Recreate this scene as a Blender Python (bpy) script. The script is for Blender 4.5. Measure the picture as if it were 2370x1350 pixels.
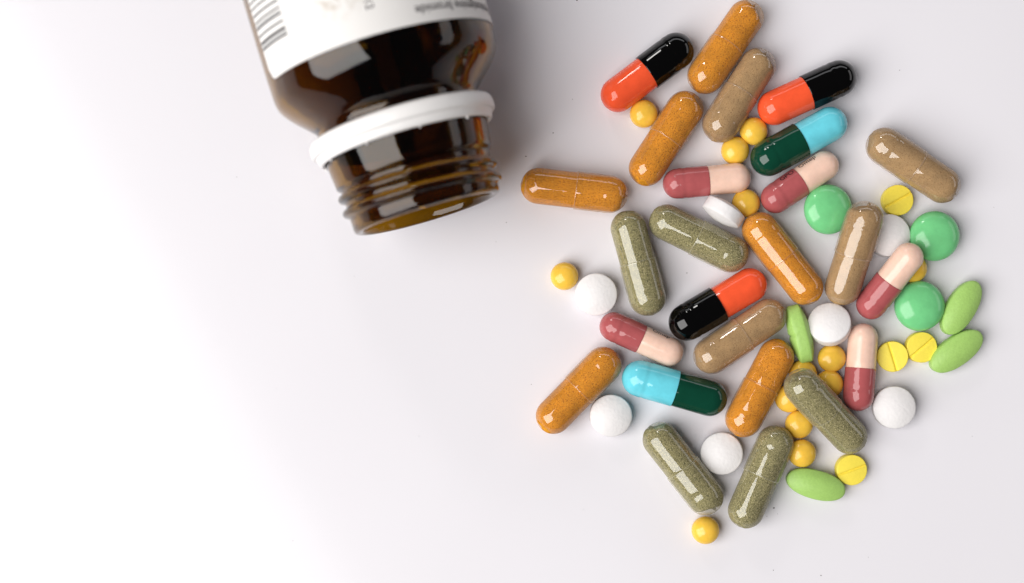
import bpy, bmesh, math, random
from mathutils import Vector, Matrix, noise

for o in list(bpy.data.objects):
    bpy.data.objects.remove(o)
scene = bpy.context.scene
COL = scene.collection
R = math.radians
random.seed(7)

S = 8.7e-5            # metres per picture pixel on the table top
H = 3600.0            # camera height above the table in the same units
CX, CY = 1185.0, 810.0      # the camera stands over this point; the photo is a crop of a wider frame

# ------------------------------------------------------------------ camera
cam = bpy.data.cameras.new('camera')
cam.sensor_width = 36.0
cam.lens = 36.0 * H / 2370.0
cam.shift_y = (CY - 675.0) / 2370.0
cam.clip_start = 0.01
cam.clip_end = 20.0
cam.dof.use_dof = True
cam.dof.focus_distance = (H - 45) * S
cam.dof.aperture_fstop = 7.5
co = bpy.data.objects.new('camera', cam)
COL.objects.link(co)
co.location = (0, 0, H * S)
scene.camera = co

# ------------------------------------------------------------------ room light
world = bpy.data.worlds.new('World')
scene.world = world
world.use_nodes = True
bg = world.node_tree.nodes['Background']
bg.inputs['Color'].default_value = (0.97, 0.96, 1.0, 1)
bg.inputs['Strength'].default_value = 0.045

scene.view_settings.view_transform = 'Standard'
scene.view_settings.look = 'None'
scene.view_settings.exposure = 0.0
scene.view_settings.gamma = 1.0
scene.cycles.use_denoising = True
scene.cycles.max_bounces = 16
scene.cycles.transmission_bounces = 14
scene.cycles.transparent_max_bounces = 24
scene.cycles.glossy_bounces = 6
scene.cycles.diffuse_bounces = 5
scene.cycles.blur_glossy = 0.3
scene.cycles.caustics_refractive = True
scene.cycles.sample_clamp_indirect = 6.0


def at(px, py, h=0.0):
    k = (H - h) / H
    return Vector(((px - CX) * k * S, -(py - CY) * k * S, h * S))


HEAP = at(1650, 640, 40)


def area(name, d, dist, w, h, radiance, col=(1, 1, 1), target=None, spin=0.0):
    t = target if target is not None else HEAP
    l = bpy.data.lights.new(name, 'AREA')
    l.shape = 'RECTANGLE'
    l.size, l.size_y = w, h
    l.energy = radiance * math.pi * w * h
    l.color = col
    o = bpy.data.objects.new(name, l)
    COL.objects.link(o)
    d = Vector(d).normalized()
    o.location = t + d * dist
    q = d.to_track_quat('Z', 'Y')
    o.rotation_mode = 'QUATERNION'
    o.rotation_quaternion = q @ Matrix.Rotation(spin, 3, 'Z').to_quaternion()
    return o


area('key_softbox', (-0.60, -0.25, 0.76), 1.40, 1.24, 1.44, 6.0, (1.0, 0.985, 0.965), spin=R(8))
area('small_lamp', (-0.38, 0.78, 0.50), 0.60, 0.060, 0.085, 18.0, (1.0, 0.97, 0.93))
area('back_strip', (0.10, 0.93, 0.33), 0.75, 0.90, 0.13, 2.0, (0.97, 0.97, 1.0))
area('side_strip', (0.92, 0.26, 0.34), 0.70, 0.60, 0.17, 1.5, (1.0, 0.96, 0.97))


# ------------------------------------------------------------------ materials
def new_mat(name):
    m = bpy.data.materials.new(name)
    m.use_nodes = True
    nt = m.node_tree
    return m, nt, nt.nodes['Principled BSDF'], nt.nodes['Material Output']


def N(nt, kind, **kw):
    n = nt.nodes.new(kind)
    for k, v in kw.items():
        if k in ('operation', 'blend_type', 'data_type', 'noise_dimensions', 'feature', 'distance'):
            setattr(n, k, v)
        else:
            n.inputs[k].default_value = v
    return n


def coords(nt, offset=True):
    tc = nt.nodes.new('ShaderNodeTexCoord')
    if not offset:
        return tc.outputs['Object']
    oi = nt.nodes.new('ShaderNodeObjectInfo')
    mul = N(nt, 'ShaderNodeMath', operation='MULTIPLY')
    mul.inputs[1].default_value = 0.37
    nt.links.new(oi.outputs['Random'], mul.inputs[0])
    add = nt.nodes.new('ShaderNodeVectorMath')
    add.operation = 'ADD'
    nt.links.new(tc.outputs['Object'], add.inputs[0])
    nt.links.new(mul.outputs[0], add.inputs[1])
    return add.outputs[0]


def noise_tex(nt, vec, size_px, detail=3.0, rough=0.6):
    n = N(nt, 'ShaderNodeTexNoise', Scale=1.0 / (size_px * S), Detail=detail, Roughness=rough)
    nt.links.new(vec, n.inputs['Vector'])
    return n.outputs['Fac']


def ramp(nt, fac, stops):
    r = nt.nodes.new('ShaderNodeValToRGB')
    e = r.color_ramp.elements
    while len(e) < len(stops):
        e.new(0.5)
    for el, (p, c) in zip(e, stops):
        el.position = p
        el.color = (c[0], c[1], c[2], 1) if not isinstance(c, (int, float)) else (c, c, c, 1)
    nt.links.new(fac, r.inputs['Fac'])
    return r.outputs['Color']


def mix(nt, fac, a, b, blend='MIX'):
    m = nt.nodes.new('ShaderNodeMix')
    m.data_type = 'RGBA'
    m.blend_type = blend
    for sock, v in ((m.inputs[0], fac), (m.inputs[6], a), (m.inputs[7], b)):
        if isinstance(v, (int, float)):
            sock.default_value = v
        elif isinstance(v, tuple):
            sock.default_value = (v[0], v[1], v[2], 1)
        else:
            nt.links.new(v, sock)
    return m.outputs[2]


def bump(nt, height, dist_px, strength=1.0, normal=None):
    b = N(nt, 'ShaderNodeBump', Strength=strength, Distance=dist_px * S)
    nt.links.new(height, b.inputs['Height'])
    if normal is not None:
        nt.links.new(normal, b.inputs['Normal'])
    return b.outputs['Normal']


def gloss(name, col, rough=0.08, ior=1.47, wave=0.5, sss=0.0, mottled=0.04):
    """smooth coloured gelatin or sugar coat: slightly wavy skin"""
    m, nt, p, _ = new_mat(name)
    v = coords(nt)
    dark = tuple(c * (1 - mottled * 2.5) for c in col)
    c = ramp(nt, noise_tex(nt, v, 26, 3), [(0.35, dark), (0.65, col)])
    nt.links.new(c, p.inputs['Base Color'])
    p.inputs['Roughness'].default_value = rough
    p.inputs['IOR'].default_value = ior
    if sss:
        p.inputs['Subsurface Weight'].default_value = sss
        p.inputs['Subsurface Radius'].default_value = (1.0, 0.6, 0.4)
        p.inputs['Subsurface Scale'].default_value = 10 * S
    if wave:
        nrm = bump(nt, noise_tex(nt, v, 34, 1.5), wave * 5, 0.5)
        nt.links.new(nrm, p.inputs['Normal'])
    return m


def matte(name, col, rough=0.55, grain=6, depth=1.0, spec=0.35, mottled=0.05, pits=0.0):
    """pressed powder tablet: fine grain and soft pits"""
    m, nt, p, _ = new_mat(name)
    v = coords(nt)
    f = noise_tex(nt, v, grain, 4, 0.7)
    dark = tuple(c * (1 - 2 * mottled) for c in col)
    c = ramp(nt, f, [(0.35, dark), (0.62, col)])
    nt.links.new(c, p.inputs['Base Color'])
    p.inputs['Roughness'].default_value = rough
    p.inputs['Specular IOR Level'].default_value = spec
    n1 = bump(nt, f, depth, 0.6)
    n2 = bump(nt, noise_tex(nt, v, grain * 4, 2), depth * 2.0, 0.5, n1)
    nt.links.new(n2, p.inputs['Normal'])
    return m


def powder(name, base, dark, light, size=5.0, dark_at=0.40, light_at=0.66):
    m, nt, p, _ = new_mat(name)
    v = coords(nt)
    fine = noise_tex(nt, v, size, 2.5, 0.65)
    fine2 = noise_tex(nt, v, size * 0.55, 2, 0.6)
    big = noise_tex(nt, v, size * 9, 3, 0.6)
    tone = ramp(nt, big, [(0.3, tuple(c * 0.80 for c in base)), (0.7, tuple(min(1, c * 1.15) for c in base))])
    specks = ramp(nt, fine, [(dark_at - 0.07, 1.0), (dark_at + 0.03, 0.0)])
    c1 = mix(nt, specks, tone, dark)
    flakes = ramp(nt, fine2, [(light_at - 0.04, 0.0), (light_at + 0.06, 1.0)])
    c2 = mix(nt, flakes, c1, light)
    nt.links.new(c2, p.inputs['Base Color'])
    p.inputs['Roughness'].default_value = 0.9
    p.inputs['Specular IOR Level'].default_value = 0.1
    nt.links.new(bump(nt, fine, 2.5, 0.7), p.inputs['Normal'])
    return m


def film(name, tint, haze, haze_amt=0.10):
    """thin clear gelatin wall: lets light straight through, mirrors at its skin"""
    m, nt, p, out = new_mat(name)
    nt.nodes.remove(p)
    v = coords(nt)
    nrm = bump(nt, noise_tex(nt, v, 40, 1.5), 2.0, 0.16)
    tr = nt.nodes.new('ShaderNodeBsdfTransparent')
    tr.inputs['Color'].default_value = (*tint, 1)
    df = N(nt, 'ShaderNodeBsdfDiffuse')
    df.inputs['Color'].default_value = (*haze, 1)
    tl = nt.nodes.new('ShaderNodeBsdfTranslucent')
    tl.inputs['Color'].default_value = (*haze, 1)
    a = nt.nodes.new('ShaderNodeMixShader')
    a.inputs[0].default_value = 0.5
    nt.links.new(df.outputs[0], a.inputs[1])
    nt.links.new(tl.outputs[0], a.inputs[2])
    b = nt.nodes.new('ShaderNodeMixShader')
    lw = nt.nodes.new('ShaderNodeLayerWeight')
    lw.inputs['Blend'].default_value = 0.5
    pw = N(nt, 'ShaderNodeMath', operation='POWER')
    pw.inputs[1].default_value = 2.6
    nt.links.new(lw.outputs['Facing'], pw.inputs[0])
    ma = N(nt, 'ShaderNodeMath', operation='MULTIPLY_ADD')
    ma.inputs[1].default_value = 0.55
    ma.inputs[2].default_value = haze_amt
    nt.links.new(pw.outputs[0], ma.inputs[0])
    nt.links.new(ma.outputs[0], b.inputs[0])
    nt.links.new(tr.outputs[0], b.inputs[1])
    nt.links.new(a.outputs[0], b.inputs[2])
    gl = nt.nodes.new('ShaderNodeBsdfGlossy')
    gl.inputs['Roughness'].default_value = 0.012
    nt.links.new(nrm, gl.inputs['Normal'])
    lf = nt.nodes.new('ShaderNodeLayerWeight')
    lf.inputs['Blend'].default_value = 0.5
    nt.links.new(nrm, lf.inputs['Normal'])
    p5 = N(nt, 'ShaderNodeMath', operation='POWER')
    p5.inputs[1].default_value = 4.5
    nt.links.new(lf.outputs['Facing'], p5.inputs[0])
    fr = N(nt, 'ShaderNodeMath', operation='MULTIPLY_ADD')
    fr.inputs[1].default_value = 0.40
    fr.inputs[2].default_value = 0.085
    nt.links.new(p5.outputs[0], fr.inputs[0])
    c = nt.nodes.new('ShaderNodeMixShader')
    nt.links.new(fr.outputs[0], c.inputs[0])
    nt.links.new(b.outputs[0], c.inputs[1])
    nt.links.new(gl.outputs[0], c.inputs[2])
    nt.links.new(c.outputs[0], out.inputs['Surface'])
    return m


def plain(name, col, rough=0.6, spec=0.3):
    m, nt, p, _ = new_mat(name)
    v = coords(nt)
    c = ramp(nt, noise_tex(nt, v, 9, 3), [(0.3, tuple(x * 0.9 for x in col)), (0.7, col)])
    nt.links.new(c, p.inputs['Base Color'])
    p.inputs['Roughness'].default_value = rough
    p.inputs['Specular IOR Level'].default_value = spec
    return m


M = {}
M['red'] = gloss('red_gelatin', (0.92, 0.105, 0.036), 0.06, wave=0.12)
M['black'] = gloss('black_gelatin', (0.0012, 0.0011, 0.0012), 0.035, wave=0.1, mottled=0.0)
M['green'] = gloss('dark_green_gelatin', (0.0035, 0.050, 0.028), 0.05, wave=0.15)
M['blue'] = gloss('turquoise_gelatin', (0.15, 0.64, 0.76), 0.07, wave=0.12)
M['pink'] = gloss('dusky_pink_gelatin', (0.43, 0.10, 0.105), 0.06, wave=0.45)
M['peach'] = gloss('peach_gelatin', (0.88, 0.60, 0.48), 0.16, wave=0.4, sss=0.15)
M['bead'] = gloss('yellow_sugar_coat', (0.93, 0.57, 0.07), 0.17, wave=0.25, sss=0.1, mottled=0.05)
M['teal'] = gloss('mint_green_sugar_coat', (0.185, 0.62, 0.255), 0.14, wave=0.25, sss=0.1)
M['white'] = matte('white_tablet', (0.785, 0.76, 0.76), 0.5, 7, 1.3, 0.4, 0.015)
M['lime'] = matte('lime_film_coat', (0.37, 0.60, 0.155), 0.42, 5, 0.9, 0.35, 0.05)
M['score'] = matte('lemon_tablet', (0.95, 0.77, 0.09), 0.5, 6, 0.5, 0.35, 0.03)
M['orange_powder'] = powder('orange_powder', (0.70, 0.29, 0.018), (0.36, 0.115, 0.009), (0.84, 0.45, 0.07), 3.1, 0.44, 0.63)
M['tan_powder'] = powder('tan_powder', (0.42, 0.27, 0.125), (0.25, 0.145, 0.06), (0.53, 0.37, 0.20), 3.0, 0.42, 0.63)
M['green_powder'] = powder('green_powder', (0.25, 0.225, 0.105), (0.075, 0.072, 0.03), (0.60, 0.53, 0.32), 3.5, 0.455, 0.585)
M['orange_film'] = film('amber_clear_gelatin', (1.0, 0.97, 0.92), (0.88, 0.62, 0.33), 0.085)
M['tan_film'] = film('tan_clear_gelatin', (1.0, 0.985, 0.97), (0.82, 0.68, 0.54), 0.10)
M['green_film'] = film('olive_clear_gelatin', (1.0, 0.995, 0.96), (0.80, 0.76, 0.58), 0.085)
M['orange_rim'] = film('amber_cut_edge', (1.0, 0.97, 0.92), (0.95, 0.72, 0.42), 0.26)
M['tan_rim'] = film('tan_cut_edge', (1.0, 0.985, 0.97), (0.9, 0.78, 0.64), 0.26)
M['green_rim'] = film('olive_cut_edge', (1.0, 0.995, 0.96), (0.88, 0.85, 0.68), 0.26)
M['ink'] = plain('black_ink', (0.012, 0.010, 0.012), 0.5)
M['grey_ink'] = plain('grey_ink', (0.06, 0.05, 0.055), 0.6)
M['pale_ink'] = plain('pale_ink', (0.42, 0.42, 0.42), 0.6)
M['dust'] = plain('dark_dust', (0.10, 0.08, 0.07), 0.9)


def table_material():
    m, nt, p, _ = new_mat('white_acrylic')
    v = coords(nt, False)
    c = ramp(nt, noise_tex(nt, v, 900, 2), [(0.3, (0.745, 0.725, 0.765)), (0.7, (0.765, 0.746, 0.785))])
    nt.links.new(c, p.inputs['Base Color'])
    p.inputs['Roughness'].default_value = 0.36
    p.inputs['IOR'].default_value = 1.49
    p.inputs['Specular IOR Level'].default_value = 0.3
    p.inputs['Coat Weight'].default_value = 0.35
    p.inputs['Coat Roughness'].default_value = 0.09
    nt.links.new(bump(nt, noise_tex(nt, v, 300, 2), 1.0, 0.15), p.inputs['Normal'])
    return m


def glass_material():
    m, nt, p, out = new_mat('amber_glass')
    p.inputs['Base Color'].default_value = (0.21, 0.098, 0.004, 1)
    p.inputs['Transmission Weight'].default_value = 1.0
    p.inputs['Roughness'].default_value = 0.045
    p.inputs['IOR'].default_value = 1.43
    v = coords(nt, False)
    nt.links.new(bump(nt, noise_tex(nt, v, 120, 2), 5.0, 0.35), p.inputs['Normal'])
    return m


def paper_material():
    m, nt, p, _ = new_mat('label_paper')
    v = coords(nt, False)
    mp = nt.nodes.new('ShaderNodeMapping')
    mp.vector_type = 'POINT'
    mp.inputs['Location'].default_value = (455 * S, 40 * S, 0)
    nt.links.new(v, mp.inputs['Vector'])
    ln = nt.nodes.new('ShaderNodeVectorMath')
    ln.operation = 'LENGTH'
    sp = nt.nodes.new('ShaderNodeVectorMath')
    sp.operation = 'MULTIPLY'
    sp.inputs[1].default_value = (1, 1, 0)
    nt.links.new(mp.outputs[0], sp.inputs[0])
    nt.links.new(sp.outputs[0], ln.inputs[0])
    near = nt.nodes.new('ShaderNodeMapRange')
    near.inputs['From Min'].default_value = 70 * S
    near.inputs['From Max'].default_value = 10 * S
    nt.links.new(ln.outputs['Value'], near.inputs['Value'])
    sm = ramp(nt, noise_tex(nt, v, 22, 4, 0.65), [(0.46, 0.0), (0.66, 1.0)])
    f = mix(nt, 1.0, near.outputs[0], sm, 'MULTIPLY')
    spots = ramp(nt, noise_tex(nt, v, 30, 2), [(0.70, 0.0), (0.76, 0.5)])
    base = mix(nt, f, (0.75, 0.73, 0.715), (0.42, 0.34, 0.25))
    c = mix(nt, spots, base, (0.70, 0.62, 0.50))
    nt.links.new(c, p.inputs['Base Color'])
    p.inputs['Roughness'].default_value = 0.5
    p.inputs['Specular IOR Level'].default_value = 0.3
    return m


M['table'] = table_material()
M['glass'] = glass_material()
M['paper'] = paper_material()
M['plastic'] = matte('white_plastic', (0.85, 0.83, 0.82), 0.35, 20, 0.5, 0.45, 0.01)


# ------------------------------------------------------------------ object helpers
def tag(o, label, cat, group=None, kind=None):
    o['label'] = label
    o['category'] = cat
    if group:
        o['group'] = group
    return o


def link(name, mesh, mat, parent=None):
    o = bpy.data.objects.new(name, mesh)
    COL.objects.link(o)
    if mat is not None:
        if not mesh.materials:
            mesh.materials.append(mat)
    if parent is not None:
        o.parent = parent
    return o


def mesh_from(name, verts, faces, sharp=None):
    me = bpy.data.meshes.new(name)
    me.from_pydata([tuple(c * S for c in v) for v in verts], [], faces)
    me.validate()
    bm = bmesh.new()
    bm.from_mesh(me)
    bmesh.ops.recalc_face_normals(bm, faces=bm.faces)
    bm.to_mesh(me)
    bm.free()
    me.shade_smooth()
    if sharp:
        me.set_sharp_from_angle(angle=R(sharp))
    return me


def frame(x, z_hint=Vector((0, 0, 1))):
    x = x.normalized()
    z = (z_hint - x * z_hint.dot(x)).normalized()
    y = z.cross(x)
    return Matrix((x, y, z)).transposed()


def lathe_x(name, prof, n=56, sharp=None, warp=None):
    """prof: (x, r) pairs, poles where r == 0; turned about local X"""
    verts, faces, rings = [], [], []
    for x, r in prof:
        if r <= 1e-6:
            rings.append([len(verts)])
            verts.append((x, 0, 0))
        else:
            ring = []
            for i in range(n):
                t = 2 * math.pi * i / n
                q = (x, r * math.sin(t), r * math.cos(t))
                ring.append(len(verts))
                verts.append(warp(*q) if warp else q)
            rings.append(ring)
    for a, b in zip(rings, rings[1:]):
        for i in range(n):
            j = (i + 1) % n
            if len(a) == 1 and len(b) == 1:
                continue
            if len(a) == 1:
                faces.append((a[0], b[i], b[j]))
            elif len(b) == 1:
                faces.append((a[i], b[0], a[j]))
            else:
                faces.append((a[i], b[i], b[j], a[j]))
    return mesh_from(name, verts, faces, sharp)


def dome(c, r, length, steps=11):
    return [(c + length * math.sin(math.pi / 2 * i / steps), r * math.cos(math.pi / 2 * i / steps) if i < steps else 0.0)
            for i in range(1, steps + 1)]


def cap_profile(L, rc, rb, rd, clear=False):
    """from the rim (x=0) to the dome; rc rim radius, rd radius at dome"""
    p = [(3, rb - 0.6), (0.1, rb - 0.4), (0.0, rc - 0.7), (0.5, rc - 0.15), (1.4, rc)]
    if clear:
        p = [(0.0, rb - 0.1), (0.0, rc - 0.5), (0.6, rc - 0.1), (1.9, rc)]
    for f in (0.2, 0.4, 0.55):
        p.append((L * f, rc + (rd - rc) * f * 0.6))
    k = rd
    p += [(L - 22, k + 0.1), (L - 19, k - 0.45), (L - 16, k - 0.55), (L - 13, k - 0.45), (L - 10, k + 0.05), (L - 6, k + 0.1), (L - 3, k - 0.35)]
    p += [(L, k - 0.6)] + dome(L, k - 0.6, k * 0.96)
    return p


def body_profile(L, rb, rd, inside):
    p = [(-inside, rb - 1.6), (-inside, rb - 0.9)] if inside > 5 else [(-inside, rb - 0.5)]
    for f in (0.0, 0.25, 0.5, 0.75):
        p.append((L * f, rb + (rd - rb) * f))
    p += [(L, rd)] + dome(L, rd, rd * 0.97)
    return p


def text_mesh(body, size):
    cu = bpy.data.curves.new('print', 'FONT')
    cu.body = body
    cu.size = 1.0
    cu.resolution_u = 3
    cu.offset = 0.008
    ob = bpy.data.objects.new('print_tmp', cu)
    COL.objects.link(ob)
    dg = bpy.context.evaluated_depsgraph_get()
    dg.update()
    me = bpy.data.meshes.new_from_object(ob.evaluated_get(dg))
    bpy.data.objects.remove(ob)
    bm = bmesh.new()
    bm.from_mesh(me)
    bmesh.ops.triangulate(bm, faces=bm.faces)
    bmesh.ops.subdivide_edges(bm, edges=[e for e in bm.edges if e.calc_length() > 0.25], cuts=2)
    bmesh.ops.triangulate(bm, faces=bm.faces)
    vs = [(v.co.x * size, v.co.y * size) for v in bm.verts]
    bm.verts.index_update()
    fs = [tuple(v.index for v in f.verts) for f in bm.faces]
    bm.free()
    bpy.data.meshes.remove(me)
    return vs, fs


def capsule(label, A, B, rA, rB, seam, cap, mats, zA=None, zB=None, group=None, fill=None, prints=None, step=1.6):
    if isinstance(mats, str):
        step = 2.2
    """A, B: dome centres; cap: 'A' or 'B'; mats: (A material, B material) or powder kind"""
    rA, rB = rA * 0.988, rB * 0.988
    zA = zA if zA is not None else rA + 0.6
    zB = zB if zB is not None else rB + 0.6
    pa, pb = at(*A, zA), at(*B, zB)
    if cap == 'A':                        # the cap always points along local +X
        pa, pb, rA, rB = pb, pa, rB, rA
        seam = 1 - seam
        if not isinstance(mats, str):
            mats = (mats[1], mats[0])
    # A = body end, B = cap end
    x = pb - pa
    L = x.length / S
    org = pa + x * seam
    root = bpy.data.objects.new('capsule', None)
    COL.objects.link(root)
    root.empty_display_size = 0.005
    root.matrix_world = Matrix.Translation(org) @ frame(x).to_4x4()
    tag(root, label, 'capsule', group)
    Lc, Lb = L * (1 - seam), L * seam
    rb = min(rA, rB - step) if rB - rA > 0 else rA - 0.2
    rc = max(rB, rb + step)
    clear = isinstance(mats, str)
    mb = mc = None
    if clear:
        mb = mc = M[mats + '_film']
    else:
        mb, mc = M[mats[0]], M[mats[1]]
    cp = cap_profile(Lc, rc, rb, rB, clear)
    bp = [(-a, r) for a, r in body_profile(Lb, rb, rA, 3.0 if clear else 8)]
    cme = lathe_x('cap', cp)
    cobj = link('cap', cme, mc, root)
    if clear:                               # the cut edge of the cap is seen through its length: paler
        cme.materials.append(M[mats + '_rim'])
        for p_ in cme.polygons:
            if max(cme.vertices[i].co.x for i in p_.vertices) < 2.0 * S:
                p_.material_index = 1
    bobj = link('body', lathe_x('body', bp), mb, root)
    if clear:
        g0, g1, slope = fill or (3, 3, 0.2)      # gaps at the body and cap ends
        r0, r1 = rA - 0.6, rb - 0.9
        prof = [(-Lb - r0, 0.0)]
        d = dome(0, 1, 1, 9)
        for s_, c_ in reversed(d[:-1]):
            prof.append((-Lb - s_ * r0, c_ * r0))
        k = 26
        for i in range(k + 1):
            f = i / k
            prof.append((-Lb + (Lb + Lc) * f, r0 + (r1 - r0) * f))
        for s_, c_ in d[:-1]:
            prof.append((Lc + s_ * (rB - 1.2), c_ * r1))
        prof.append((Lc + rB - 1.2, 0.0))
        lo, hi = -Lb - r0 + g0, Lc + rB - 1.2 - g1
        seed = random.random() * 50

        def warp(px_, py_, pz_):
            w = noise.noise(Vector((px_ / 14, py_ / 14, pz_ / 14 + seed)))
            w2 = noise.noise(Vector((px_ / 30 + seed, py_ / 20, pz_ / 20)))
            lo_ = lo + slope * py_ + 3 * w2
            hi_ = hi + slope * py_ + 3 * w2
            q = 1.0 - 0.012 * abs(w) - 0.02 * max(0.0, w2)
            return (min(max(px_, lo_), hi_) + w * 0.4, py_ * q, pz_ * q)
        link('powder', lathe_x('powder', prof, 48, None, warp), M[mats + '_powder'], root)
    for end, word, size, u0, ang in (prints or []):
        # the words read from the cap side towards the body side (local -X)
        vs, fs = text_mesh(word, size)
        host, rad = (cobj, rc) if end == 'cap' else (bobj, max(rb, rA))
        out = []
        for u, v in vs:
            a = ang + v / rad
            out.append((u0 - u, -(rad + 0.35) * math.sin(a) * PRINT_SIDE, (rad + 0.35) * math.cos(a)))
        link('print', mesh_from('print', out, fs), M['ink'], host)
    return root


PRINT_SIDE = 1.0


def tablet_mesh(name, a, b, band, top, bevel=1.2, groove=None, n=72, rings=14, sharp=32, e=1.0):
    """a, b half axes; band height of the straight side; top(rho) rise of the face"""
    verts, faces = [], []

    def z_at(x, y, rho):
        z = band / 2 + top(rho)
        if groove:
            gx, gy, w, d = groove
            dist = abs(x * -gy + y * gx)
            if dist < w:
                z -= d * (1 - dist / w)
        return z
    loops = []
    rhos = [i / rings for i in range(1, rings)] + [1 - bevel / b]
    verts.append((0, 0, z_at(0, 0, 0)))
    prof = [(r_, None) for r_ in rhos] + [(1 - 0.3 * bevel / b, band / 2 - 0.35 * bevel), (1.0, band / 2 - bevel)]
    side = [(1.0, band / 2 * f) for f in (0.33, -0.33)] if band > 6 else []
    down = side + [(1.0, -band / 2 + bevel), (1 - 0.3 * bevel / b, -band / 2 + 0.35 * bevel)] + [(r_, 'low') for r_ in reversed(rhos)]
    for r_, z in prof + down:
        ring = []
        for i in range(n):
            t = 2 * math.pi * i / n
            cx_, sx_ = math.cos(t), math.sin(t)
            x = a * r_ * math.copysign(abs(cx_) ** e, cx_)
            y = b * r_ * math.copysign(abs(sx_) ** e, sx_)
            if z is None:
                zz = z_at(x, y, r_)
            elif z == 'low':
                zz = -(band / 2 + top(r_))
            else:
                zz = z
                if groove and z > 0:
                    zz = min(z, z_at(x, y, r_) - 0.4)
            ring.append(len(verts))
            verts.append((x, y, zz))
        loops.append(ring)
    last = len(verts)
    verts.append((0, 0, -(band / 2 + top(0))))
    for i in range(n):
        j = (i + 1) % n
        faces.append((0, loops[0][i], loops[0][j]))
        faces.append((last, loops[-1][j], loops[-1][i]))
        for p, q in zip(loops, loops[1:]):
            faces.append((p[i], q[i], q[j], p[j]))
    return mesh_from(name, verts, faces, sharp)


def ellipsoid_mesh(name, a, c, n=56, k=20, power=1.0):
    prof = []
    for i in range(k + 1):
        t = math.pi * i / k
        prof.append((c * math.copysign(abs(math.cos(t)) ** power, math.cos(t)), a * math.sin(t) if 0 < i < k else 0.0))
    me = lathe_x(name, prof, n)
    for v in me.vertices:                     # turn local X up to Z
        v.co = (v.co.y, v.co.z, v.co.x)
    me.flip_normals() if False else None
    bm = bmesh.new()
    bm.from_mesh(me)
    bmesh.ops.recalc_face_normals(bm, faces=bm.faces)
    bm.to_mesh(me)
    bm.free()
    return me


def place(name, mesh, mat, px, py, h, label, cat, group, normal=(0, 0, 1), spin=0.0):
    o = link(name, mesh, mat)
    n_ = Vector(normal).normalized()
    lng = Vector((math.cos(spin), math.sin(spin), 0))
    z = n_
    x = (lng - z * lng.dot(z)).normalized()
    y = z.cross(x)
    o.matrix_world = Matrix.Translation(at(px, py, h)) @ Matrix((x, y, z)).transposed().to_4x4()
    tag(o, label, cat, group)
    return o


# ------------------------------------------------------------------ the table
def build_table():
    w, d, t = 0.80, 0.60, 0.02
    bm = bmesh.new()
    bmesh.ops.create_cube(bm, size=1)
    for v in bm.verts:
        v.co = Vector((v.co.x * 2 * w, v.co.y * 2 * d, (v.co.z - 0.5) * t))
    bmesh.ops.bevel(bm, geom=[e for e in bm.edges], offset=0.003, segments=2, affect='EDGES')
    me = bpy.data.meshes.new('table')
    bm.to_mesh(me)
    bm.free()
    o = link('table', me, M['table'])
    o['kind'] = 'structure'


build_table()


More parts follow.
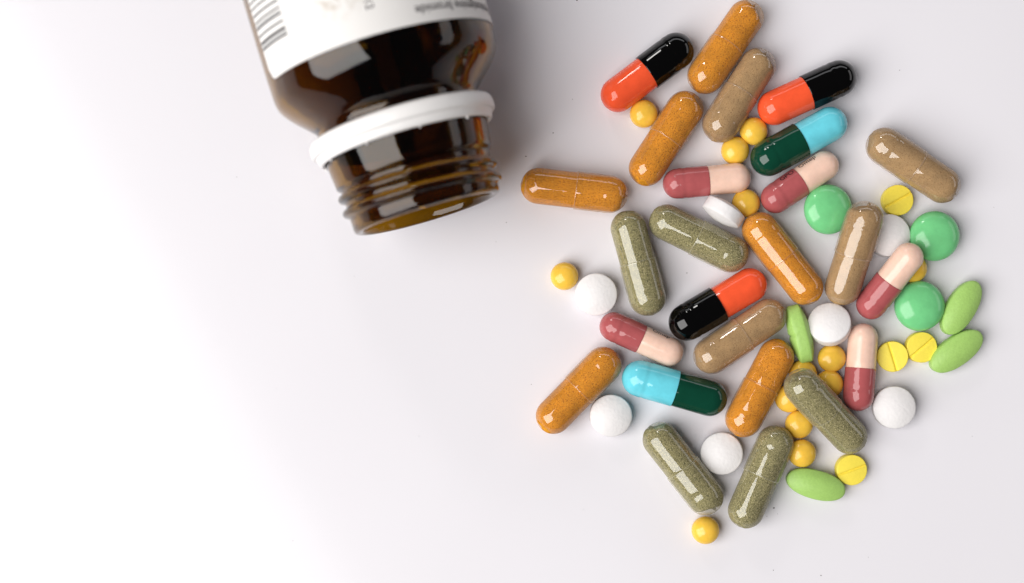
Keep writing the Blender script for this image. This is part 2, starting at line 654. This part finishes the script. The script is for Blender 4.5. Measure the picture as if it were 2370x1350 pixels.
# ------------------------------------------------------------------ the bottle
def build_bottle():
    k = 0.930
    ax = Vector((0.287, -0.958, 0)).normalized()
    tilt = R(-0.3)
    h0 = 250.0
    x = (ax * math.cos(tilt) + Vector((0, 0, -math.sin(tilt)))).normalized()
    root = bpy.data.objects.new('medicine_bottle', None)
    COL.objects.link(root)
    root.matrix_world = Matrix.Translation(at(990, 495, h0)) @ frame(x).to_4x4()
    tag(root, 'brown glass medicine bottle lying open with a white label and white neck ring', 'bottle')

    # measured silhouette, s along the axis towards the mouth
    outer = [(-1180, 0), (-1180, 200), (-1178, 245), (-1168, 261), (-1150, 268), (-1100, 268.5), (-900, 268.5), (-600, 268.5), (-480, 268.5), (-400, 268), (-372, 267.5),
             (-338, 266), (-321, 261.5), (-309, 254), (-297, 244), (-283, 231), (-265, 212), (-250, 197.5), (-242, 193), (-235, 191.5), (-228, 192)]
    outer += [(s, 195 - 0.02 * (s + 220)) for s in range(-220, -170, 10)]
    outer += [(s, 193.5 - 0.115 * (s + 170)) for s in range(-170, -112, 6)]
    outer += [(-109, 186.2), (-106, 184.0), (-103, 180.5), (-100, 178.0)]
    outer += [(s, 177.5 - 0.02 * (s + 97)) for s in range(-97, -18, 3)]
    outer += [(-18, 176.0), (-13, 175.9), (-9, 175.5), (-5, 174.6), (-2, 173), (0, 170), (1.0, 166), (1.2, 162), (0.6, 158.5), (-1.5, 155.5), (-5, 153.5)]
    inner = [(-20, 153), (-60, 154), (-110, 160), (-170, 171), (-230, 173), (-252, 175), (-270, 188), (-300, 212), (-325, 235), (-345, 247), (-370, 251),
             (-480, 254), (-700, 256), (-1000, 258), (-1120, 255), (-1150, 230), (-1156, 150), (-1156, 0)]
    n = 128

    def thread(s, phi):
        """screw ridge: phi from the top towards picture right, one and a half turns"""
        best = 0.0
        for turn in (-1, 0, 1, 2):
            th = phi / (2 * math.pi) + turn
            if -0.40 <= th <= 1.31:
                c = -76 + 34 * th          # climbs towards the mouth
                end = min(1.0, (1.31 - th) / 0.03, (th + 0.40) / 0.06)
                d = abs(s - c) / 11.0
                if d < 1:
                    best = max(best, end * 13.0 * math.sqrt(1 - d * d))
        return best
    verts, faces, rings = [], [], []
    for s, r in outer + inner:
        if r == 0:
            rings.append([len(verts)])
            verts.append((s * k, 0, 0))
            continue
        ring = []
        for i in range(n):
            p = 2 * math.pi * i / n
            pp = p if p <= math.pi else p - 2 * math.pi
            rr = r
            if -110 <= s <= -15 and r > 165:
                rr += thread(s, pp)
            ring.append(len(verts))
            verts.append((s * k, rr * k * math.sin(p), rr * k * math.cos(p)))
        rings.append(ring)
    for a, b in zip(rings, rings[1:]):
        for i in range(n):
            j = (i + 1) % n
            if len(a) == 1:
                faces.append((a[0], b[i], b[j]))
            elif len(b) == 1:
                faces.append((a[i], b[0], a[j]))
            else:
                faces.append((a[i], b[i], b[j], a[j]))
    link('glass_body', mesh_from('glass_body', verts, faces), M['glass'], root)

    def rad(s):
        pts = outer
        for (s0, r0), (s1, r1) in zip(pts, pts[1:]):
            if s0 <= s <= s1 and s1 > s0:
                return r0 + (r1 - r0) * (s - s0) / (s1 - s0)
        return pts[-1][1]

    def on(s, phi, lift):
        r = (rad(s) + lift) * k
        return (s * k, r * math.sin(phi), r * math.cos(phi))

    # white paper label wrapped round the body, rounded lower corners
    s_end, s_start = -373.0, -1090.0
    p0, p1 = R(-66), R(200)
    cr = 28.0
    cols, rows = 120, 40
    verts, faces = [], []
    for lift in (2.0, 0.4):
        for i in range(cols + 1):
            p = p0 + (p1 - p0) * (i / cols)
            edge = min(p - p0, p1 - p) * 268
            se = s_end
            if edge < cr:
                se = s_end - (cr - math.sqrt(max(0, cr * cr - (cr - edge) ** 2)))
            for j in range(rows + 1):
                verts.append(on(s_start + (se - s_start) * j / rows, p, lift))
    W = rows + 1
    half = (cols + 1) * W
    for i in range(cols):
        for j in range(rows):
            a = i * W + j
            faces.append((a, a + 1, a + W + 1, a + W))
            faces.append((half + a, half + a + W, half + a + W + 1, half + a + 1))
    rim = [i * W for i in range(cols + 1)] + [cols * W + j for j in range(1, W)] + [i * W + rows for i in range(cols - 1, -1, -1)] + [j for j in range(rows - 1, 0, -1)]
    for a, b in zip(rim, rim[1:] + rim[:1]):
        faces.append((a, b, half + b, half + a))
    label = link('label', mesh_from('label', verts, faces, 40), M['paper'], root)

    def wrap_text(word, size, s0, phi0, along, mat):
        vs, fs = text_mesh(word, size)
        rr = rad(s0)
        out = []
        for u, v in vs:
            if along:      # reads towards the mouth, letter tops to picture right
                out.append(on(s0 + u, phi0 + v / rr, 2.5))
            else:          # letter tops towards the mouth
                out.append(on(s0 + v, phi0 - u / rr, 2.5))
        link('print', mesh_from('print', out, fs), mat, label)

    wrap_text('Pyridostigmine bromide', 28.5, -411, R(82), False, M['grey_ink'])
    wrap_text('12', 25, -452, R(1.5), True, M['grey_ink'])

    # barcode: bars run across the bottle near the left edge of the label
    bars = [(-481.5, 4.0, 'm'), (-487.5, 5.5, 'p'), (-495.5, 6.0, 'k'), (-512, 3.8, 'k'), (-528.5, 3.8, 'k'), (-534, 5.0, 'p'), (-542.5, 3.4, 'm'),
            (-558, 4.0, 'k'), (-574, 3.4, 'm'), (-588, 3.4, 'm'), (-602, 4.0, 'k'), (-612, 2.6, 'p'), (-624, 5.0, 'k'), (-640, 2.6, 'm')]
    mats = {'m': M['ink'], 'p': M['pale_ink'], 'k': M['ink']}
    a0, a1 = R(-65.2), R(-40.5)
    code = None
    for s, w, kind in bars:
        s += 37
        verts, faces = [], []
        m_ = 12
        for i in range(m_ + 1):
            p = a0 + (a1 - a0) * i / m_
            verts.append(on(s - w / 2, p, 2.6))
            verts.append(on(s + w / 2, p, 2.6))
        for i in range(m_):
            faces.append((2 * i, 2 * i + 1, 2 * i + 3, 2 * i + 2))
        link('barcode_bar', mesh_from('barcode_bar', verts, faces), mats[kind], label)

    # white tamper ring left on the neck
    prof = [(-239, 197), (-241, 202), (-240.5, 209), (-237.5, 215), (-233, 218.5), (-227, 220.2), (-218, 220.8), (-209, 220.2), (-205.5, 218.6), (-203.8, 215.8),
            (-203.2, 212.4), (-201.5, 211.2), (-194, 209.6), (-188, 207.6), (-185, 205.0), (-184, 201.5), (-186, 196.2), (-210, 196.0), (-239, 197)]
    prof = [(a_ + 15, r_) for a_, r_ in prof]
    n = 128
    verts, faces = [], []
    for s, r in prof[:-1]:
        for i in range(n):
            p = 2 * math.pi * i / n
            verts.append((s * k, r * k * math.sin(p), r * k * math.cos(p)))
    c = len(prof) - 1
    for a in range(c):
        b = (a + 1) % c
        for i in range(n):
            j = (i + 1) % n
            faces.append((a * n + i, b * n + i, b * n + j, a * n + j))
    # torn bridges on its mouth side
    nb = 10
    for q in range(nb):
        p = 2 * math.pi * (q + 0.35) / nb
        dp = 0.009
        base = len(verts)
        for ss, sc in ((-171, 1.0), (-165, 0.6)):
            for rr in (197.2, 202.5):
                for sg in (-1, 1):
                    pp = p + sg * dp * sc
                    verts.append((ss * k, rr * k * math.sin(pp), rr * k * math.cos(pp)))
        for f in ((0, 1, 3, 2), (4, 6, 7, 5), (0, 4, 5, 1), (2, 3, 7, 6), (0, 2, 6, 4), (1, 5, 7, 3)):
            faces.append(tuple(base + v for v in f))
    link('tamper_ring', mesh_from('tamper_ring', verts, faces, 35), M['plastic'], root)


build_bottle()

# ------------------------------------------------------------------ two-coloured capsules
BR = 'black and red capsules'
capsule('black and red capsule at upper left, its red end against a yellow ball', (1429.3, 219.9), (1564.7, 118.5), 40.5, 43.5, 0.5, 'B', ('red', 'black'), group=BR)
capsule('black and red capsule lying directly above a dark green and turquoise capsule', (1792.5, 250.0), (1941.5, 181.5), 40.5, 42.5, 0.5, 'B', ('red', 'black'), group=BR)
capsule('black and red capsule in mid heap, lying along a tan capsule', (1589.5, 746.5), (1736, 660), 43.8, 40, 0.5, 'A', ('black', 'red'), group=BR)

GT = 'dark green and turquoise capsules'
capsule('dark green and turquoise capsule right below a black and red capsule', (1778, 366.5), (1921.0, 287.8), 42.8, 40.8, 0.53, 'A', ('green', 'blue'), group=GT)
capsule('turquoise and dark green capsule in the lower heap, turquoise end beside an orange capsule', (1480.2, 876), (1642.8, 922.4), 42.8, 41.6, 0.51, 'A', ('blue', 'green'), group=GT)

PP = 'pink and peach capsules'
capsule('pink and peach capsule lying level just above the white tablet on edge', (1567.8, 425.4), (1704, 412.3), 35.6, 35.0, 0.52, 'A', ('pink', 'peach'), group=PP)
capsule('lettered pink and peach capsule between the dark green capsule and a mint tablet', (1795.3, 459), (1907.7, 383.6), 36, 34.5, 0.51, 'A', ('pink', 'peach'), group=PP,
        prints=[('cap', 'GPO', 18, 42, R(45)), ('body', 'Omep', 18, -10, R(50))])
capsule('pink and peach capsule whose lettered peach end meets a black capsule end', (1420.2, 756.2), (1548.8, 814.6), 34.6, 34, 0.50, 'A', ('pink', 'peach'), group=PP,
        prints=[('body', 'Omep', 17, -13, R(53))])
capsule('pink and peach capsule propped up between two mint green tablets', (2102.7, 595.7), (2016.7, 705), 34.2, 36, 0.50, 'B', ('peach', 'pink'), zA=80, group=PP)
capsule('pink and peach capsule beside the two neighbouring scored lemon tablets', (1997.5, 781.8), (1986.8, 917.5), 34.2, 35.8, 0.52, 'B', ('peach', 'pink'), group=PP)

# ------------------------------------------------------------------ clear capsules of powder
OP = 'clear capsules of orange powder'
capsule('orange powder capsule touching the top edge of the picture', (1726.2, 41.5), (1633.2, 175.2), 41.6, 43.8, 0.47, 'B', 'orange', group=OP, fill=(19, 3, 0.45))
capsule('orange powder capsule with a yellow ball at its left, above a level pink capsule', (1585.0, 253.5), (1496.5, 389.7), 44.0, 41.8, 0.51, 'A', 'orange', group=OP, fill=(2, 13, 0.4))
capsule('orange powder capsule lying nearly level, nearest the bottle mouth', (1245.7, 430.5), (1411, 450.0), 41.8, 43.8, 0.52, 'B', 'orange', group=OP, fill=(4, 9, 0.25))
capsule('orange powder capsule whose upper end touches the white tablet on edge', (1759.2, 533.5), (1863.8, 666.2), 43.8, 41.6, 0.51, 'A', 'orange', group=OP, fill=(3, 3, 0.3))
capsule('orange powder capsule whose lower end lies between a dark green end and white tablet', (1796.9, 825.2), (1720.9, 970.0), 41.6, 43.8, 0.47, 'B', 'orange', group=OP, fill=(4, 2, 0.3))
capsule('orange powder capsule at lower left with a white tablet against its side', (1396.4, 845.1), (1280.8, 963.8), 43.8, 41.6, 0.50, 'A', 'orange', group=OP, fill=(3, 5, 0.2))

TP = 'clear capsules of tan powder'
capsule('tan powder capsule lying along an orange capsule, above two yellow balls', (1754.1, 152.3), (1667.7, 288.0), 41.6, 43.8, 0.46, 'B', 'tan', group=TP, fill=(20, 3, 0.4))
capsule('tan powder capsule tilted up on a mint green and a white tablet', (2000.0, 508.5), (1950.5, 666.2), 44.0, 41.6, 0.52, 'A', 'tan', zA=88, group=TP, fill=(3, 15, -0.35))
capsule('tan powder capsule lying apart at upper right, above a scored lemon tablet', (2046.6, 338.1), (2181.3, 429.2), 43.8, 41.6, 0.55, 'A', 'tan', group=TP, fill=(12, 6, -0.4))
capsule('tan powder capsule below the middle black and red capsule, beside the edge-on lime tablet', (1646.7, 823.1), (1780.0, 732.5), 43.8, 41.4, 0.55, 'A', 'tan', group=TP, fill=(11, 4, 0.4))

GP = 'clear capsules of olive green powder'
capsule('olive powder capsule pointing up at the orange capsule near the bottle', (1454.5, 528), (1498.5, 689.8), 41.6, 43.6, 0.49, 'B', 'green', group=GP, fill=(3, 4, 0.05))
capsule('olive powder capsule below the white tablet on edge, ending near a red end', (1542.4, 514.7), (1690.6, 588.2), 41.6, 43.8, 0.47, 'B', 'green', group=GP, fill=(3, 4, -0.1))
capsule('olive powder capsule propped on yellow balls beside a pink and peach capsule', (1857.5, 895.5), (1965.8, 1010.0), 43.8, 41.6, 0.52, 'A', 'green', zA=87, group=GP, fill=(7, 13, 0.3))
capsule('olive powder capsule whose lower end touches the lowest yellow ball', (1528.2, 1017.5), (1632.0, 1150.4), 41.6, 43.8, 0.49, 'B', 'green', group=GP, fill=(6, 13, 0.4))
capsule('olive powder capsule lying left of the bottom lime tablet', (1793.8, 1026.7), (1726.3, 1182.0), 43.8, 41.8, 0.49, 'A', 'green', group=GP, fill=(3, 3, 0.1))

# ------------------------------------------------------------------ yellow ball tablets
YB = 'small yellow ball tablets'
bead = ellipsoid_mesh('yellow_ball_tablet', 32.3, 25.5, power=0.93)
for px, py, h, lab, nrm in [
    (1490, 263.7, 26, 'yellow ball tablet under the red end of the upper left black capsule', (0, 0, 1)),
    (1744.3, 304.3, 26, 'yellow ball touching a red end above the dark green capsule, upper of two', (0.1, 0, 1)),
    (1701.3, 349, 26, 'yellow ball below the upper tan capsule and above a peach end, lower of two', (0, 0.05, 1)),
    (1726.5, 470.5, 26, 'yellow ball tablet right beside the white tablet on its edge', (0, 0, 1)),
    (1306.5, 639.5, 26, 'yellow ball tablet at the far left of the heap, touching a white tablet', (-0.05, 0.1, 1)),
    (2113, 622, 26, 'yellow ball mostly hidden under a peach end between two mint green tablets', (0, 0, 1)),
    (1925, 829.5, 26, 'yellow ball tablet right below the white tablet tilted up in the heap', (0, 0, 1)),
    (1858, 866, 26, 'yellow ball peeping out between the edge-on lime tablet and an olive capsule', (0, 0, 1)),
    (1919, 889, 26, 'yellow ball squeezed between the propped olive capsule and a pink capsule end', (0, 0, 1)),
    (1826, 922.5, 26, 'yellow ball half hidden between an orange capsule and the propped olive capsule', (0, 0, 1)),
    (1849.3, 982.5, 26, 'yellow ball left of the propped olive capsule, touching the yellow ball below it', (0, 0, 1)),
    (1856.3, 1049.5, 26, 'yellow ball tablet just above the bottom lime tablet', (0, 0, 1)),
    (1632.8, 1227.3, 26, 'lowest yellow ball tablet, alone at the tip of an olive powder capsule', (-0.03, 0, 1)),
]:
    place('yellow_ball_tablet', bead, M['bead'], px, py, h, lab, 'tablet', YB, nrm, random.uniform(0, 6))

# ------------------------------------------------------------------ white tablets
WT = 'round white tablets'
white = tablet_mesh('white_tablet', 48.3, 48.3, 27, lambda q: 11.5 * (1 - q * q), 1.3)
for px, py, h, lab, nrm, spin in [
    (1379.8, 681.7, 25, 'white round tablet at far left, touching a yellow ball', (-0.06, -0.04, 1), 0),
    (1413.5, 962, 25, 'white round tablet between the lower left orange capsule and a turquoise end', (0, 0, 1), 1),
    (1670, 1049.6, 25, 'white round tablet between two olive capsules at the bottom of the heap', (-0.10, 0.02, 1), 2),
    (2068.3, 943.3, 25, 'white round tablet outermost at lower right, beside a pink capsule end', (-0.08, 0.04, 1), 3),
    (1920.0, 751.5, 44, 'white round tablet tilted up on a yellow ball, its side showing', (-0.25, 0.36, 0.98), 4),
    (2055.5, 546, 25, 'white round tablet partly covered by a tan capsule and a peach end', (0.02, 0, 1), 5),
    (1674.5, 491.5, 50, 'white round tablet standing on its edge below the level pink and peach capsule', (-0.53, -0.85, 0.0), 0),
]:
    place('white_tablet', white, M['white'], px, py, h, lab, 'tablet', WT, nrm, spin)

# ------------------------------------------------------------------ mint green tablets
MT = 'mint green domed tablets'
teal = ellipsoid_mesh('mint_green_tablet', 57.6, 31, power=0.95)
for px, py, lab, nrm in [
    (1916.5, 485, 'mint green domed tablet left of the tilted tan capsule', (0.20, 0, 1)),
    (2162.7, 546.7, 'mint green domed tablet at the right, beside the half covered white tablet', (0.0, 0, 1)),
    (2128, 708.5, 'mint green domed tablet between a pink and peach capsule and an oval lime tablet', (0, 0.02, 1)),
]:
    place('mint_green_tablet', teal, M['teal'], px, py, 32, lab, 'tablet', MT, nrm)

# ------------------------------------------------------------------ lime oval tablets
LT = 'oval lime green tablets'
lime = tablet_mesh('lime_oval_tablet', 68.5, 33.5, 24, lambda q: 12.5 * (1 - q ** 2.2), 2.2, e=0.93)
lime_scored = tablet_mesh('lime_oval_tablet', 68.0, 33.5, 27, lambda q: 12.5 * (1 - q ** 2.2), 2.0, groove=(0, 1, 5.5, 3.4), e=0.9)
place('lime_oval_tablet', lime, M['lime'], 2223.5, 712.5, 25, 'oval lime tablet at far right, upper of the touching pair', 'tablet', LT, (0.06, 0.0, 1), R(59))
place('lime_oval_tablet', lime, M['lime'], 2212.3, 812.7, 25, 'oval lime tablet at far right, lower of the touching pair', 'tablet', LT, (0.05, -0.1, 1), R(36))
place('lime_oval_tablet', lime, M['lime'], 1887.2, 1121.5, 25, 'oval lime tablet at the bottom of the heap, below a yellow ball', 'tablet', LT, (0, 0.0, 1), R(-15))
place('lime_oval_tablet', lime_scored, M['lime'], 1851.0, 773.0, 34, 'oval lime tablet standing on its edge, scored side turned to a tan capsule', 'tablet', LT, (-0.93, -0.24, -0.10), R(-75.5))

# ------------------------------------------------------------------ scored lemon tablets
ST = 'small scored lemon tablets'
for px, py, g, lab, nrm in [
    (2075.8, 464.5, R(29), 'scored lemon tablet just above the half covered white tablet', (0.02, 0.0, 1)),
    (2065, 825, R(-73), 'scored lemon tablet beside a peach end, its groove running downwards', (-0.16, -0.06, 1)),
    (2130.5, 804, R(40), 'scored lemon tablet just below a mint green tablet, its groove rising to the right', (0.06, -0.03, 1)),
    (1968.8, 1087, R(20), 'scored lemon tablet below the propped olive capsule, touching the bottom lime tablet', (0.08, -0.03, 1)),
]:
    me = tablet_mesh('scored_lemon_tablet', 35.2, 35.2, 26, lambda q: 1.8 * (1 - q * q), 1.6, groove=(1, 0, 4.0, 4.2), n=120, rings=26)
    place('scored_lemon_tablet', me, M['score'], px, py, 15, lab, 'tablet', ST, nrm, g)


# ------------------------------------------------------------------ specks of dust on the table
def build_dust():
    verts, faces = [], []
    spots = [(1280, 308, 2.6), (1217, 362, 2.2), (1172, 515, 1.8), (1335, 1, 2.4), (1791, 1176, 2.6), (1900, 1332, 2.0), (1790, 1320, 1.4), (678, 1252, 1.4),
             (548, 410, 1.2), (2082, 163, 1.6), (2010, 1290, 1.2), (1590, 632, 2.2), (1148, 560, 1.2), (820, 640, 1.0), (1230, 890, 1.2), (2300, 480, 1.1),
             (1775, 1195, 1.3), (1800, 1190, 1.0), (1760, 1205, 1.0), (640, 900, 1.0), (970, 1010, 1.0), (1350, 1180, 1.0), (2250, 1010, 1.0), (1325, 230, 1.2)]
    for x, y, r in spots:
        p = at(x, y, 0) / S
        b = len(verts)
        for i in range(5):
            t = 2 * math.pi * i / 5 + random.random()
            q = r * random.uniform(0.5, 1.1)
            verts.append((p.x + q * math.cos(t), p.y + q * 0.8 * math.sin(t), 0.15))
        verts.append((p.x, p.y, 0.15 + r * 0.8))
        for i in range(5):
            faces.append((b + i, b + (i + 1) % 5, b + 5))
    o = link('dust', mesh_from('dust', verts, faces), M['dust'])
    o['kind'] = 'stuff'


build_dust()
